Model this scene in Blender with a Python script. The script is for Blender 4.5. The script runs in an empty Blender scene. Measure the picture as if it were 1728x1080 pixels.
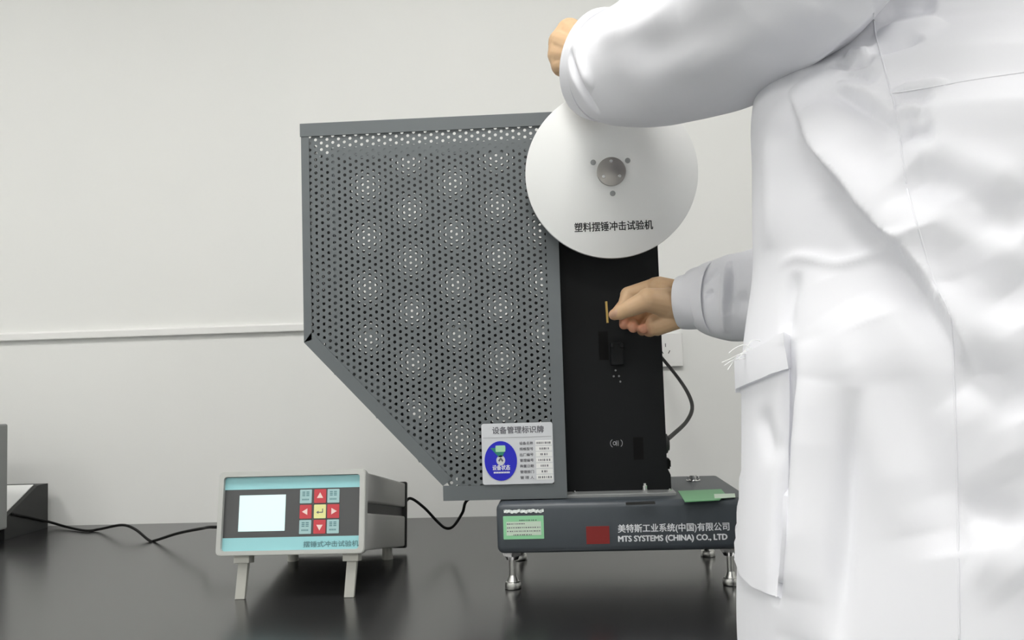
import bpy, bmesh, math, random
import numpy as np
from mathutils import Vector, Matrix
from mathutils.bvhtree import BVHTree
random.seed(7); np.random.seed(7)
S = bpy.context.scene
COL = S.collection
V = Vector

# ------------------------------------------------------------------ camera
# bench top is z = 0, the front of the tester's base is y = 0, metres
F = 1500.0                                   # focal length for a 1728 x 1080 frame
CAM = V((0.0, -1.45, 0.347))
YAW, PITCH, ROLL = (math.radians(a) for a in (3.25, 3.84, 1.74))
fw = V((-math.sin(YAW)*math.cos(PITCH), math.cos(YAW)*math.cos(PITCH), math.sin(PITCH)))
r0 = V((math.cos(YAW), math.sin(YAW), 0)); d0 = fw.cross(r0)
rt = math.cos(ROLL)*r0 + math.sin(ROLL)*d0
dn = -math.sin(ROLL)*r0 + math.cos(ROLL)*d0
cam = bpy.data.cameras.new('camera'); cam.sensor_width = 36; cam.lens = F/1728*36
cam.clip_start = 0.02
co = bpy.data.objects.new('camera', cam); COL.objects.link(co)
m3 = Matrix((rt, -dn, -fw)).transposed()
co.matrix_world = Matrix.Translation(CAM) @ m3.to_4x4()
S.camera = co
def ray(px, py): return ((px-864)/F*rt + (py-540)/F*dn + fw)
def P(px, py, Y):                            # the point at depth Y seen at a photo pixel
    d = ray(px, py); return CAM + d*((Y-CAM.y)/d.y)
def PX_(px, py, X):
    d = ray(px, py); return CAM + d*((X-CAM.x)/d.x)
def PZ(px, py, Z):
    d = ray(px, py); return CAM + d*((Z-CAM.z)/d.z)

# ------------------------------------------------------------------ light
S.view_settings.view_transform = 'Standard'; S.view_settings.look = 'None'
S.view_settings.gamma = 1; S.view_settings.use_curve_mapping = False
S.view_settings.exposure = 0.10
w = bpy.data.worlds.new('world'); S.world = w; w.use_nodes = True
w.node_tree.nodes['Background'].inputs[0].default_value = (0.9, 0.95, 1, 1)
w.node_tree.nodes['Background'].inputs[1].default_value = 0.05
CEIL = 2.0; FLOOR = -0.78
LIGHTS = [(-0.15, -0.66, 22.0), (1.85, -0.66, 13.0), (-0.15, -2.9, 22.0), (1.85, -2.9, 22.0), (-2.15, -0.66, 20.0), (-2.15, -2.9, 20.0)]

# ------------------------------------------------------------------ materials
MATS = {}
def mat(name, col, rough=0.5, metal=0.0, bump=None, spec=0.5, var=0.0, vscale=20, emit=None, aniso=0, coat=0, sss=0, trans=0, alpha=1, sheen=0):
    if name in MATS: return MATS[name]
    m = bpy.data.materials.new(name); m.use_nodes = True; MATS[name] = m
    nt = m.node_tree; b = nt.nodes['Principled BSDF']
    c = (*col, 1)
    b.inputs['Base Color'].default_value = c
    b.inputs['Roughness'].default_value = rough; b.inputs['Metallic'].default_value = metal
    b.inputs['Specular IOR Level'].default_value = spec
    if coat: b.inputs['Coat Weight'].default_value = coat; b.inputs['Coat Roughness'].default_value = 0.08
    if aniso: b.inputs['Anisotropic'].default_value = aniso
    if sss:
        b.inputs['Subsurface Weight'].default_value = sss
        b.inputs['Subsurface Radius'].default_value = (0.008, 0.003, 0.0015); b.inputs['Subsurface Scale'].default_value = 1
    if sheen: b.inputs['Sheen Weight'].default_value = sheen
    if trans: b.inputs['Transmission Weight'].default_value = trans
    if alpha < 1: b.inputs['Alpha'].default_value = alpha
    if emit: b.inputs['Emission Color'].default_value = (*emit[0], 1); b.inputs['Emission Strength'].default_value = emit[1]
    tc = nt.nodes.new('ShaderNodeTexCoord')
    if var:
        n = nt.nodes.new('ShaderNodeTexNoise'); n.inputs['Scale'].default_value = vscale; n.inputs['Detail'].default_value = 4
        nt.links.new(tc.outputs['Object'], n.inputs['Vector'])
        r = nt.nodes.new('ShaderNodeMapRange'); r.inputs['To Min'].default_value = 1-var; r.inputs['To Max'].default_value = 1+var
        nt.links.new(n.outputs['Fac'], r.inputs['Value'])
        x = nt.nodes.new('ShaderNodeMix'); x.data_type = 'RGBA'; x.blend_type = 'MULTIPLY'; x.inputs['Factor'].default_value = 1
        x.inputs['A'].default_value = c; nt.links.new(r.outputs['Result'], x.inputs['B'])
        nt.links.new(x.outputs['Result'], b.inputs['Base Color'])
    if bump:
        sc, st, dist = bump
        n = nt.nodes.new('ShaderNodeTexNoise'); n.inputs['Scale'].default_value = sc; n.inputs['Detail'].default_value = 3
        nt.links.new(tc.outputs['Object'], n.inputs['Vector'])
        bp = nt.nodes.new('ShaderNodeBump'); bp.inputs['Strength'].default_value = st; bp.inputs['Distance'].default_value = dist
        nt.links.new(n.outputs['Fac'], bp.inputs['Height']); nt.links.new(bp.outputs['Normal'], b.inputs['Normal'])
    return m
mat('wall', (0.78, 0.785, 0.77), 0.6, var=0.01, vscale=3)
mat('rail', (0.80, 0.80, 0.79), 0.35)
mat('ceiling', (0.85, 0.85, 0.84), 0.9)
mat('floor', (0.42, 0.43, 0.43), 0.4, var=0.08)
mat('worktop', (0.016, 0.016, 0.017), 0.22, spec=0.9, bump=(900, 0.05, 0.0003)).node_tree.nodes['Principled BSDF'].inputs['IOR'].default_value = 1.8
mat('cabinet', (0.55, 0.57, 0.58), 0.4)
mat('guard', (0.120, 0.135, 0.142), 0.5, bump=(1200, 0.12, 0.0003))
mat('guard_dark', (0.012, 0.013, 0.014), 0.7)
mat('base', (0.055, 0.066, 0.078), 0.42, bump=(500, 0.25, 0.0004), var=0.05, vscale=80)
mat('column', (0.004, 0.005, 0.006), 0.55, spec=0.25, bump=(700, 0.15, 0.0003))
mat('black', (0.003, 0.003, 0.003), 0.6, spec=0.15)
mat('steel', (0.62, 0.62, 0.60), 0.28, 1.0)
mat('plate_grey', (0.30, 0.31, 0.31), 0.4, 0.3)
mat('disc', (0.72, 0.73, 0.725), 0.45, 0.15, bump=(1500, 0.2, 0.0002))
mat('hub', (0.36, 0.345, 0.33), 0.28, 1.0, aniso=0.9)
tg = MATS['hub'].node_tree.nodes.new('ShaderNodeTangent'); tg.direction_type = 'RADIAL'; tg.axis = 'Y'
MATS['hub'].node_tree.links.new(tg.outputs['Tangent'], MATS['hub'].node_tree.nodes['Principled BSDF'].inputs['Tangent'])
mat('chrome', (0.8, 0.8, 0.8), 0.12, 1.0)
mat('print_black', (0.01, 0.01, 0.012), 0.6)
mat('print_grey', (0.12, 0.12, 0.14), 0.6)
mat('print_faint', (0.42, 0.43, 0.45), 0.6)
mat('print_white', (0.80, 0.82, 0.85), 0.5)
mat('print_teal', (0.10, 0.22, 0.24), 0.6)
mat('logo_red', (0.22, 0.012, 0.010), 0.5)
mat('label_silver', (0.62, 0.64, 0.67), 0.4)
mat('label_blue', (0.008, 0.010, 0.50), 0.4)
mat('label_green', (0.02, 0.22, 0.16), 0.5)
mat('pale_green', (0.40, 0.70, 0.45), 0.5)
mat('sticker_green', (0.30, 0.68, 0.38), 0.45)
mat('sticker_paper', (0.62, 0.75, 0.62), 0.5)
mat('sticker_top', (0.16, 0.42, 0.20), 0.5)
mat('tape', (0.75, 0.8, 0.78), 0.15, bump=(160, 1.0, 0.003))
mat('bezel', (0.47, 0.48, 0.46), 0.45)
mat('case', (0.52, 0.52, 0.50), 0.5, bump=(900, 0.15, 0.0003))
mat('case_dark', (0.02, 0.02, 0.02), 0.5)
mat('panel_dark', (0.06, 0.062, 0.065), 0.3, coat=0.6)
mat('panel_cyan', (0.30, 0.62, 0.66), 0.3, coat=0.6)
mat('key_blue', (0.36, 0.55, 0.56), 0.35, coat=0.4)
mat('key_red', (0.55, 0.045, 0.06), 0.35, coat=0.4)
mat('key_yellow', (0.78, 0.76, 0.33), 0.35, coat=0.4)
mat('key_mark', (0.85, 0.66, 0.62), 0.4)
mat('screen', (0.55, 0.75, 0.75), 0.2, coat=0.5, emit=((0.72, 0.95, 0.93), 0.4))
mat('leg_plastic', (0.50, 0.50, 0.46), 0.5)
mat('cable', (0.006, 0.006, 0.006), 0.5, spec=0.2)
mat('socket', (0.82, 0.82, 0.81), 0.35)
mat('slot', (0.05, 0.05, 0.05), 0.6)
mat('left_grey', (0.24, 0.25, 0.245), 0.5)
mat('wedge_dark', (0.016, 0.017, 0.017), 0.5)
mat('paper', (0.82, 0.83, 0.82), 0.6)
mat('coat', (0.775, 0.78, 0.825), 0.75, bump=(2500, 0.15, 0.0002), sheen=0.1)
mat('thread', (0.84, 0.85, 0.85), 0.8)
mat('skin', (0.60, 0.40, 0.235), 0.5, sss=0.06, bump=(500, 0.2, 0.0006), var=0.05, vscale=60)
mat('nail', (0.56, 0.35, 0.24), 0.3)
mat('hair', (0.01, 0.009, 0.008), 0.5)
mat('trousers', (0.03, 0.035, 0.05), 0.8)
mat('shoe', (0.015, 0.015, 0.015), 0.4)
mat('brass', (0.40, 0.27, 0.07), 0.45)
mat('diffuser', (0.9, 0.9, 0.9), 0.5, emit=((1.0, 0.985, 0.95), 1.0))
mat('alu', (0.6, 0.6, 0.6), 0.4, 0.6)

# ------------------------------------------------------------------ mesh helpers
ORG = {}
def mesh_obj(name, verts, faces, m, parent=None, local=False, smooth=False, kind=None, angle=None):
    me = bpy.data.meshes.new(name)
    off = V((0, 0, 0)) if (local or parent is None) else ORG.get(parent, V((0, 0, 0)))
    verts = [(v[0]-off.x, v[1]-off.y, v[2]-off.z) for v in verts] if not isinstance(verts, np.ndarray) else (verts-np.array(off))
    me.from_pydata(verts, [], faces); me.update()
    if isinstance(m, str): m = MATS[m]
    me.materials.append(m)
    o = bpy.data.objects.new(name, me); COL.objects.link(o)
    if parent is not None: o.parent = parent; ORG[o] = off
    if smooth:
        me.polygons.foreach_set('use_smooth', [True]*len(me.polygons))
        if angle: me.set_sharp_from_angle(angle=math.radians(angle))
    if kind: o['kind'] = kind
    return o
def tag(o, label, cat=None, group=None, kind=None):
    o['label'] = label
    if cat: o['category'] = cat
    if group: o['group'] = group
    if kind: o['kind'] = kind
    return o
def empty(name, loc, label, cat, group=None):
    o = bpy.data.objects.new(name, None); COL.objects.link(o); o.location = loc; o.empty_display_size = 0.05
    ORG[o] = V(loc); tag(o, label, cat, group); return o
def join(*parts):
    vs, fs = [], []
    for v, f in parts:
        n = len(vs); vs += [tuple(x) for x in v]; fs += [tuple(i+n for i in q) for q in f]
    return vs, fs
def from_bm(bm):
    bm.verts.index_update()
    r = [v.co[:] for v in bm.verts], [tuple(v.index for v in f.verts) for f in bm.faces]
    bm.free(); return r
def box(lo, hi, bev=0.0, seg=2):
    bm = bmesh.new(); bmesh.ops.create_cube(bm, size=1)
    for v in bm.verts: v.co = V(((lo[i]+hi[i])/2 + v.co[i]*(hi[i]-lo[i]) for i in range(3)))
    if bev: bmesh.ops.bevel(bm, geom=bm.edges[:], offset=bev, segments=seg, affect='EDGES', profile=0.5)
    return from_bm(bm)
def frame_axes(d):
    d = V(d).normalized(); a = V((0, 0, 1)) if abs(d.z) < 0.9 else V((1, 0, 0))
    u = d.cross(a).normalized(); return u, d.cross(u).normalized()
def cyl(p0, p1, r, r1=None, seg=32, bev=0.0):
    p0, p1 = V(p0), V(p1); r1 = r if r1 is None else r1; d = (p1-p0); L = d.length; d.normalize(); u, w_ = frame_axes(d)
    prof = [(0, r), (L, r1)] if not bev else [(0, r-bev), (bev*.3, r-bev*.3), (bev, r), (L-bev, r1), (L-bev*.3, r1-bev*.3), (L, r1-bev)]
    vs, fs = [], []
    for t, rr in prof:
        for k in range(seg):
            a = 2*math.pi*k/seg; vs.append(p0 + d*t + (u*math.cos(a)+w_*math.sin(a))*rr)
    n = len(prof)
    for i in range(n-1):
        for k in range(seg):
            k2 = (k+1) % seg; fs.append((i*seg+k, i*seg+k2, (i+1)*seg+k2, (i+1)*seg+k))
    fs.append(tuple(reversed(range(seg)))); fs.append(tuple((n-1)*seg+k for k in range(seg)))
    return vs, fs
def prism(pts, axis, t0, t1):                # 2-D outline extruded along an axis
    def mk(p, t):
        q = list(p); q.insert(axis, t); return tuple(q)
    n = len(pts); vs = [mk(p, t0) for p in pts] + [mk(p, t1) for p in pts]
    fs = [tuple(range(n)), tuple(reversed(range(n, 2*n)))] + [(i, (i+1) % n, n+(i+1) % n, n+i) for i in range(n)]
    bm = bmesh.new(); bv = [bm.verts.new(v) for v in vs]
    for f in fs: bm.faces.new([bv[i] for i in f])
    bmesh.ops.recalc_face_normals(bm, faces=bm.faces[:]); return from_bm(bm)
def spline(pts, n=8):
    pts = [V(p) for p in pts]; out = []
    for i in range(len(pts)-1):
        a = pts[max(i-1, 0)]; b = pts[i]; c = pts[i+1]; d = pts[min(i+2, len(pts)-1)]
        for k in range(n):
            t = k/n; out.append(0.5*((2*b)+(c-a)*t+(2*a-5*b+4*c-d)*t*t+(3*b-a-3*c+d)*t**3))
    out.append(pts[-1]); return out
def tube(pts, r, seg=10, n=8):
    pts = spline(pts, n) if n > 1 else [V(p) for p in pts]
    vs, fs = [], []; u = None
    for i, p in enumerate(pts):
        d = (pts[min(i+1, len(pts)-1)]-pts[max(i-1, 0)]).normalized()
        if u is None: u, _ = frame_axes(d)
        u = (u - d*u.dot(d)).normalized(); w_ = d.cross(u); rr = r(i/(len(pts)-1)) if callable(r) else r
        for k in range(seg):
            a = 2*math.pi*k/seg; vs.append(p+(u*math.cos(a)+w_*math.sin(a))*rr)
    for i in range(len(pts)-1):
        for k in range(seg):
            k2 = (k+1) % seg; fs.append((i*seg+k, i*seg+k2, (i+1)*seg+k2, (i+1)*seg+k))
    fs.append(tuple(reversed(range(seg)))); fs.append(tuple((len(pts)-1)*seg+k for k in range(seg)))
    return vs, fs
def loft(rings, cap=True):
    n = len(rings[0]); vs = [p for r in rings for p in r]; fs = []
    for i in range(len(rings)-1):
        for k in range(n):
            k2 = (k+1) % n; fs.append((i*n+k, i*n+k2, (i+1)*n+k2, (i+1)*n+k))
    if cap: fs.append(tuple(reversed(range(n)))); fs.append(tuple((len(rings)-1)*n+k for k in range(n)))
    return vs, fs
def capsule(p0, r0_, p1, r1_, seg=16):       # tapered, round-ended limb piece
    p0, p1 = V(p0), V(p1); d = p1-p0; L = max(d.length, 1e-6); d = d/L; u, w_ = frame_axes(d); rings = []
    prof = [(-math.cos(a)*r0_, math.sin(a)*r0_) for a in (0.12, 0.5, 0.9, 1.3)] + [(L+math.sin(a)*r1_, math.cos(a)*r1_) for a in (0.27, 0.67, 1.07, 1.45)]
    for t, rr in prof: rings.append([p0+d*t+(u*math.cos(2*math.pi*k/seg)+w_*math.sin(2*math.pi*k/seg))*rr for k in range(seg)])
    return loft(rings)
def ellipsoid(c, rad, seg=24, rings=14, rot=None):
    out = []
    for i in range(rings):
        th = math.pi*(i+0.5)/rings; row = []
        for k in range(seg):
            a = 2*math.pi*k/seg; p = V((rad[0]*math.sin(th)*math.cos(a), rad[1]*math.sin(th)*math.sin(a), -rad[2]*math.cos(th)))
            row.append(V(c)+(rot @ p if rot else p))
        out.append(row)
    return loft(out)
def remesh(vf, voxel, smooth=4, factor=0.5):
    me = bpy.data.meshes.new('tmp'); me.from_pydata([tuple(v) for v in vf[0]], [], vf[1]); me.update()
    bm = bmesh.new(); bm.from_mesh(me); bmesh.ops.recalc_face_normals(bm, faces=bm.faces[:]); bm.to_mesh(me); bm.free()
    o = bpy.data.objects.new('tmp', me); COL.objects.link(o)
    md = o.modifiers.new('r', 'REMESH'); md.mode = 'VOXEL'; md.voxel_size = voxel
    if smooth: s = o.modifiers.new('s', 'SMOOTH'); s.factor = factor; s.iterations = smooth
    dg = bpy.context.evaluated_depsgraph_get(); r = bpy.data.meshes.new_from_object(o.evaluated_get(dg))
    vs = np.empty(len(r.vertices)*3); r.vertices.foreach_get('co', vs); fs = [tuple(p.vertices) for p in r.polygons]
    bpy.data.objects.remove(o); bpy.data.meshes.remove(me); bpy.data.meshes.remove(r)
    return vs.reshape(-1, 3), fs
def text_mesh(s):
    cu = bpy.data.curves.new('txt', 'FONT'); cu.body = s; cu.resolution_u = 3
    o = bpy.data.objects.new('txt', cu); COL.objects.link(o)
    dg = bpy.context.evaluated_depsgraph_get(); me = bpy.data.meshes.new_from_object(o.evaluated_get(dg))
    vs = [v.co.copy() for v in me.vertices]; fs = [tuple(p.vertices) for p in me.polygons]
    bpy.data.objects.remove(o); bpy.data.curves.remove(cu); bpy.data.meshes.remove(me); return vs, fs
def text(s, org, xd, zd, wd, ht, lift=0.0003, bold=.022):   # printed lettering fitted to a wd x ht field whose lower left corner is org
    vs, fs = text_mesh(s)
    x0 = min(v.x for v in vs); x1 = max(v.x for v in vs); y0 = min(v.y for v in vs); y1 = max(v.y for v in vs)
    xd, zd, org = V(xd), V(zd), V(org); n = xd.cross(zd); em = ht*bold
    return join(*[([org+xd*((v.x-x0)/(x1-x0)*wd+dx*em)+zd*((v.y-y0)/(y1-y0)*ht+dz*em)+n*(lift+li) for v in vs], fs) for dx, dz, li in ((-1, 0, 0), (1, 0, 2e-5), (0, .7, 4e-5), (0, -.7, 6e-5))])
def quad_print(org, xd, zd, rects, lift=0.0003):
    xd, zd, org = V(xd), V(zd), V(org); n = xd.cross(zd); vs, fs = [], []
    for a, b, c, d in rects:
        i = len(vs); vs += [org+xd*p+zd*q+n*lift for p, q in ((a, b), (c, b), (c, d), (a, d))]; fs.append((i, i+1, i+2, i+3))
    return vs, fs
def rrect(x0, y0, x1, y1, r, n=5):
    pts = []
    for cx, cy, a0 in ((x1-r, y1-r, 0), (x0+r, y1-r, 90), (x0+r, y0+r, 180), (x1-r, y0+r, 270)):
        for k in range(n+1):
            a = math.radians(a0+90*k/n); pts.append((cx+r*math.cos(a), cy+r*math.sin(a)))
    return pts

# ================================================================== setting
WY = 0.85
def struct(name, vf, m): return mesh_obj(name, *vf, m, kind='structure')
struct('wall_back', box((-3.2, WY, FLOOR), (3.0, WY+0.1, CEIL)), 'wall')
struct('wall_left', box((-3.3, -4.0, FLOOR), (-3.2, WY+0.1, CEIL)), 'wall')
struct('wall_right', box((3.0, -4.0, FLOOR), (3.1, WY+0.1, CEIL)), 'wall')
struct('wall_front', box((-3.3, -4.1, FLOOR), (3.1, -4.0, CEIL)), 'wall')
struct('floor', box((-3.3, -4.1, FLOOR-0.1), (3.1, WY+0.1, FLOOR)), 'floor')
struct('ceiling', box((-3.3, -4.1, CEIL), (3.1, WY+0.1, CEIL+0.1)), 'ceiling')
struct('trim_1', prism([(WY+0.001, 0.491), (WY-0.012, 0.491), (WY-0.013, 0.493), (WY-0.013, 0.508), (WY-0.009, 0.5125), (WY+0.001, 0.5135)], 0, -3.2, 3.0), 'rail')
names = ['nearest the bench on the left', 'nearest the bench on the right', 'behind the camera on the left', 'behind the camera on the right', 'in the far left corner by the back wall', 'in the far left corner behind the camera']
for (lx, ly, e), nm in zip(LIGHTS, names):
    t = empty('ceiling_light', (lx, ly, CEIL-0.03), 'square white ceiling light panel ' + nm, 'ceiling light', 'ceiling light panels')
    a = 0.3
    mesh_obj('frame', *join(*[box(lo, hi) for lo, hi in (((lx-a, ly-a, CEIL-0.03), (lx-a+.02, ly+a, CEIL)), ((lx+a-.02, ly-a, CEIL-0.03), (lx+a, ly+a, CEIL)), ((lx-a+.02, ly-a, CEIL-0.03), (lx+a-.02, ly-a+.02, CEIL)), ((lx-a+.02, ly+a-.02, CEIL-0.03), (lx+a-.02, ly+a, CEIL)))]), 'alu', t)
    dm = MATS['diffuser'].copy()
    dm.node_tree.nodes['Principled BSDF'].inputs['Emission Strength'].default_value = e
    mesh_obj('diffuser', *box((lx-a+.02, ly-a+.02, CEIL-0.025), (lx+a-.02, ly+a-.02, CEIL-0.012)), dm, t)

# bench
TF = -0.285
bench = empty('lab_bench', (0, 0.28, FLOOR), 'long lab bench with a glossy black worktop against the wall', 'bench')
mesh_obj('worktop', *box((-3.15, TF, -0.025), (2.2, WY-0.001, 0), 0.004), 'worktop', bench)
for i in range(8):
    x0 = -3.1+i*0.655
    mesh_obj('cabinet', *box((x0, TF+0.04, FLOOR+0.1), (x0+0.645, WY-0.02, -0.0255), 0.002), 'cabinet', bench)
mesh_obj('plinth', *box((-3.1, TF+0.1, FLOOR), (2.13, WY-0.05, FLOOR+0.099)), 'case_dark', bench)

# socket on the wall: 86 mm plate
sc = V((0.2605, WY, 0.4110))
so = empty('wall_socket', (sc.x, WY, sc.z-0.043), 'white three-pin wall socket behind the black column, below the wrist', 'socket')
mesh_obj('plate', *box((sc.x-.043, WY-.011, sc.z-.043), (sc.x+.043, WY, sc.z+.043), 0.002), 'socket', so)
def slot(cx, cz, ang):
    c, s = math.cos(ang), math.sin(ang); pts = [(cx+c*a-s*b, cz+s*a+c*b) for a, b in ((-.001, -.0045), (.001, -.0045), (.001, .0045), (-.001, .0045))]
    return prism(pts, 1, WY-.0113, WY-.010)
for a, b, g in ((0, .012, 0), (-.0085, -.0055, math.radians(28)), (.0085, -.0055, math.radians(-28))):
    mesh_obj('pin_hole', *slot(sc.x+a, sc.z+b, g), 'slot', so)

# ================================================================== impact tester
BT = 0.148
T = empty('impact_tester', (0.09, 0.165, 0.0), 'grey pendulum impact tester with black column, round silver dial and perforated guard', 'test machine')
# base casting
bs = mesh_obj('base', *box((-0.1175, 0.0, 0.0665), (0.296, 0.335, BT), 0.011, 4), 'base', T, smooth=True, angle=50)
XD, ZD = V((1, 0, 0)), V((0, 0, 1))
mesh_obj('lettering', *text('美特斯工业系统(中国)有限公司', (0.0775, 0, 0.0955), XD, ZD, 0.176, 0.0150), 'print_white', bs)
mesh_obj('lettering', *text('MTS SYSTEMS (CHINA) CO., LTD', (0.0775, 0, 0.0805), XD, ZD, 0.172, 0.0118, bold=.05), 'print_white', bs)
mesh_obj('red_emblem', *prism([(0.0265, 0.0805), (0.0635, 0.0805), (0.0635, 0.1085), (0.0265, 0.1085)], 1, -0.0006, 0.001), 'logo_red', bs)
# green calibration label on the base front
lb = mesh_obj('label', *prism(rrect(-0.1065, 0.0905, -0.0412, 0.1275, 0.001), 1, -0.0006, 0.001), 'sticker_green', T)
mesh_obj('label_field', *quad_print((-0.1065, -0.0007, 0.0905), XD, ZD, [(0.005, 0.006, 0.061, 0.028)]), 'sticker_paper', lb)
rr = []
for z, xs in ((0.0300, (0.026, 0.052)), (0.0245, (0.006, 0.036)), (0.0185, (0.006, 0.060)), (0.0128, (0.006, 0.060)), (0.0070, (0.016, 0.046))):
    x = xs[0]
    while x < xs[1]:
        l = random.uniform(0.0012, 0.0026); rr.append((x, z-0.0008, x+l, z+0.0008)); x += l+random.uniform(0.0006, 0.0022)
mesh_obj('printed_lines', *quad_print((-0.1065, -0.0010, 0.0905), XD, ZD, rr), 'print_grey', lb)
# glossy crumpled tape over the label's top edge
tp = []
for i in range(29):
    x = -0.105+i*0.0023; z = 0.1345+0.0004*math.sin(i*1.9)+0.0006*math.sin(i*0.7)
    tp.append([V((x, -0.0004-0.0007*abs(math.sin(i*1.3)), z-0.0016-.001*math.sin(i*.9)**2)), V((x, 0.0004-0.0009*abs(math.cos(i*1.7)), z+0.0028)), V((x, 0.004, z+0.003)), V((x, 0.003, z-0.002))])
mesh_obj('tape', *loft(tp), 'tape', T)
# adjustable feet
for fx, fy in ((-0.097, 0.055), (0.262, 0.055), (-0.097, 0.29), (0.262, 0.29)):
    ft = mesh_obj('levelling_foot', *join(cyl((fx, fy, 0.020), (fx, fy, 0.068), 0.0055), cyl((fx, fy, 0.0), (fx, fy, 0.012), 0.014, 0.013, bev=0.002), cyl((fx, fy, 0.012), (fx, fy, 0.022), 0.010, 0.006)), 'steel', T, smooth=True, angle=40)
    mesh_obj('lock_nut', *join(cyl((fx, fy, 0.048), (fx, fy, 0.0545), 0.010, 0.013), cyl((fx, fy, 0.0545), (fx, fy, 0.0665), 0.016, 0.0195, seg=6)), 'chrome', ft)
# column, its flange plate and fittings
CY = 0.085
cl_out = [(-0.030, BT+.005), (0.1745, BT+.005), (0.1745, 0.178), (0.1690, 0.190), (0.1685, 0.56), (0.168, 0.70), (0.150, 0.73), (0.02, 0.73), (-0.002, 0.70), (-0.030, 0.69)]
cl = mesh_obj('column', *prism(cl_out, 1, CY, 0.20), 'column', T)
mesh_obj('flange_plate', *box((-0.06, 0.045, BT-.0005), (0.178, 0.26, BT+0.0055), 0.001), 'plate_grey', T)
for bx, by in ((0.0105, 0.066), (0.1695, 0.066), (0.0105, 0.235), (0.1695, 0.235)):
    mesh_obj('bolt', *join(cyl((bx, by, BT+.005), (bx, by, BT+.008), 0.0035, seg=6), cyl((bx, by, BT+.008), (bx, by, BT+.0095), 0.002, 0.0015, seg=12)), 'chrome', T)
mesh_obj('bolt', *join(cyl((0.1285, 0.068, BT+.005), (0.1285, 0.068, BT+.016), 0.0042, bev=.001), cyl((0.1285, 0.068, BT+.0155), (0.1285, 0.068, BT+.019), 0.0026)), 'chrome', T)
mesh_obj('specimen_support', *join(box((0.080, 0.070, 0.366), (0.102, CY, 0.405), .002), box((0.080, 0.062, 0.396), (0.086, 0.071, 0.405), .001), box((0.096, 0.062, 0.396), (0.102, 0.071, 0.405), .001)), 'column', T)
mesh_obj('socket_recess', *box((0.0610, CY-.0012, 0.376), (0.0770, CY+.002, 0.425)), 'black', cl)
mesh_obj('socket_recess', *box((0.1130, CY-.0012, 0.205), (0.1300, CY+.002, 0.243)), 'black', cl)
for x, z in ((0.088, 0.3575), (0.0845, 0.3475), (0.0935, 0.3475), (0.0955, 0.338)):
    mesh_obj('screw', *cyl((x, CY, z), (x, CY-.002, z), 0.0018, 0.0012, seg=10), 'plate_grey', cl)
# small round brand mark low on the column
def ring2(cx, cz, ro, ri, a0, a1, y, n=16):
    vs, fs = [], []
    for k in range(n+1):
        a = math.radians(a0+(a1-a0)*k/n)
        vs += [(cx+ro*math.cos(a), y, cz+ro*math.sin(a)*1.2), (cx+ri*math.cos(a), y, cz+ri*math.sin(a)*1.2)]
    for k in range(n): fs.append((2*k, 2*k+1, 2*k+3, 2*k+2))
    return vs, fs
yb = CY-.0004
mesh_obj('brand_mark', *join(ring2(0.080, 0.2335, .0058, .0050, 110, 250, yb), ring2(0.0815, 0.2335, .0028, .0018, 0, 360, yb), quad_print((0.0845, yb, 0.229), XD, ZD, [(0, 0, .0009, .009), (.0028, 0, .0037, .009)], 0), ring2(0.0895, 0.2335, .0058, .0050, -60, 60, yb)), 'print_faint', cl)
# fittings on the column's right side
mesh_obj('side_knob', *join(cyl((0.166, 0.115, 0.2285), (0.1745, 0.115, 0.2285), 0.0185, 0.017, bev=.002), cyl((0.1745, 0.115, 0.2285), (0.177, 0.115, 0.2285), 0.012)), 'wedge_dark', T, smooth=True, angle=40)
mesh_obj('power_switch', *join(box((0.166, 0.10, 0.186), (0.1755, 0.13, 0.2035), .001), box((0.1755, 0.104, 0.1895), (0.1775, 0.126, 0.2))), 'black', T)
# hub shaft, dial disc
DC = V((0.0885, 0.0, 0.6815)); DR = 0.1415
mesh_obj('shaft', *cyl((DC.x, 0.006, DC.z), (DC.x, CY+.01, DC.z), 0.018), 'steel', T, smooth=True, angle=40)
dial = mesh_obj('dial', *cyl((DC.x, 0.008, DC.z), (DC.x, 0.0, DC.z), DR, seg=128, bev=.0008), 'disc', T, smooth=True, angle=30)
mesh_obj('hub', *cyl((DC.x, 0.001, DC.z+.0015), (DC.x, -0.004, DC.z+.0015), 0.0238, seg=64, bev=.0006), 'hub', dial, smooth=True, angle=30)
for a in (90, 212, 328):
    x = DC.x+.0155*math.cos(math.radians(a)); z = DC.z+.0015+.0165*math.sin(math.radians(a))
    mesh_obj('hub_screw', *join(cyl((x, -0.003, z), (x, -0.0062, z), 0.0028, seg=16, bev=.0005), cyl((x, -0.006, z), (x, -0.0066, z), 0.0013, seg=6)), 'chrome', dial)
for x, z in ((-.0290, .0185), (.0275, .0190), (0.001, -.0345)):
    x += DC.x; z += DC.z
    mesh_obj('dial_screw', *join(cyl((x, 0.001, z), (x, -0.0012, z), 0.0048, 0.0044, seg=20), cyl((x, -0.001, z), (x, -0.0016, z), 0.0022, seg=6)), 'plate_grey', dial)
tx0 = P(970, 393, 0.0); tx1 = P(1102, 390, 0.0)
mesh_obj('lettering', *text('塑料摆锤冲击试验机', (tx0.x, 0, tx0.z+.001), XD, ZD, tx1.x-tx0.x, 0.0155), 'print_black', dial)
# raised pendulum behind the dial
PH = P(962, 78, 0.035)
mesh_obj('pendulum_rod', *cyl((DC.x, 0.035, DC.z), PH, 0.0065, seg=20), 'steel', T, smooth=True, angle=40)
pd = (PH-V((DC.x, 0.035, DC.z))).normalized()
mesh_obj('pendulum_head', *cyl(PH-pd*0.012, PH+pd*0.022, 0.014, 0.012, bev=.002), 'steel', T, smooth=True, angle=40)

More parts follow.
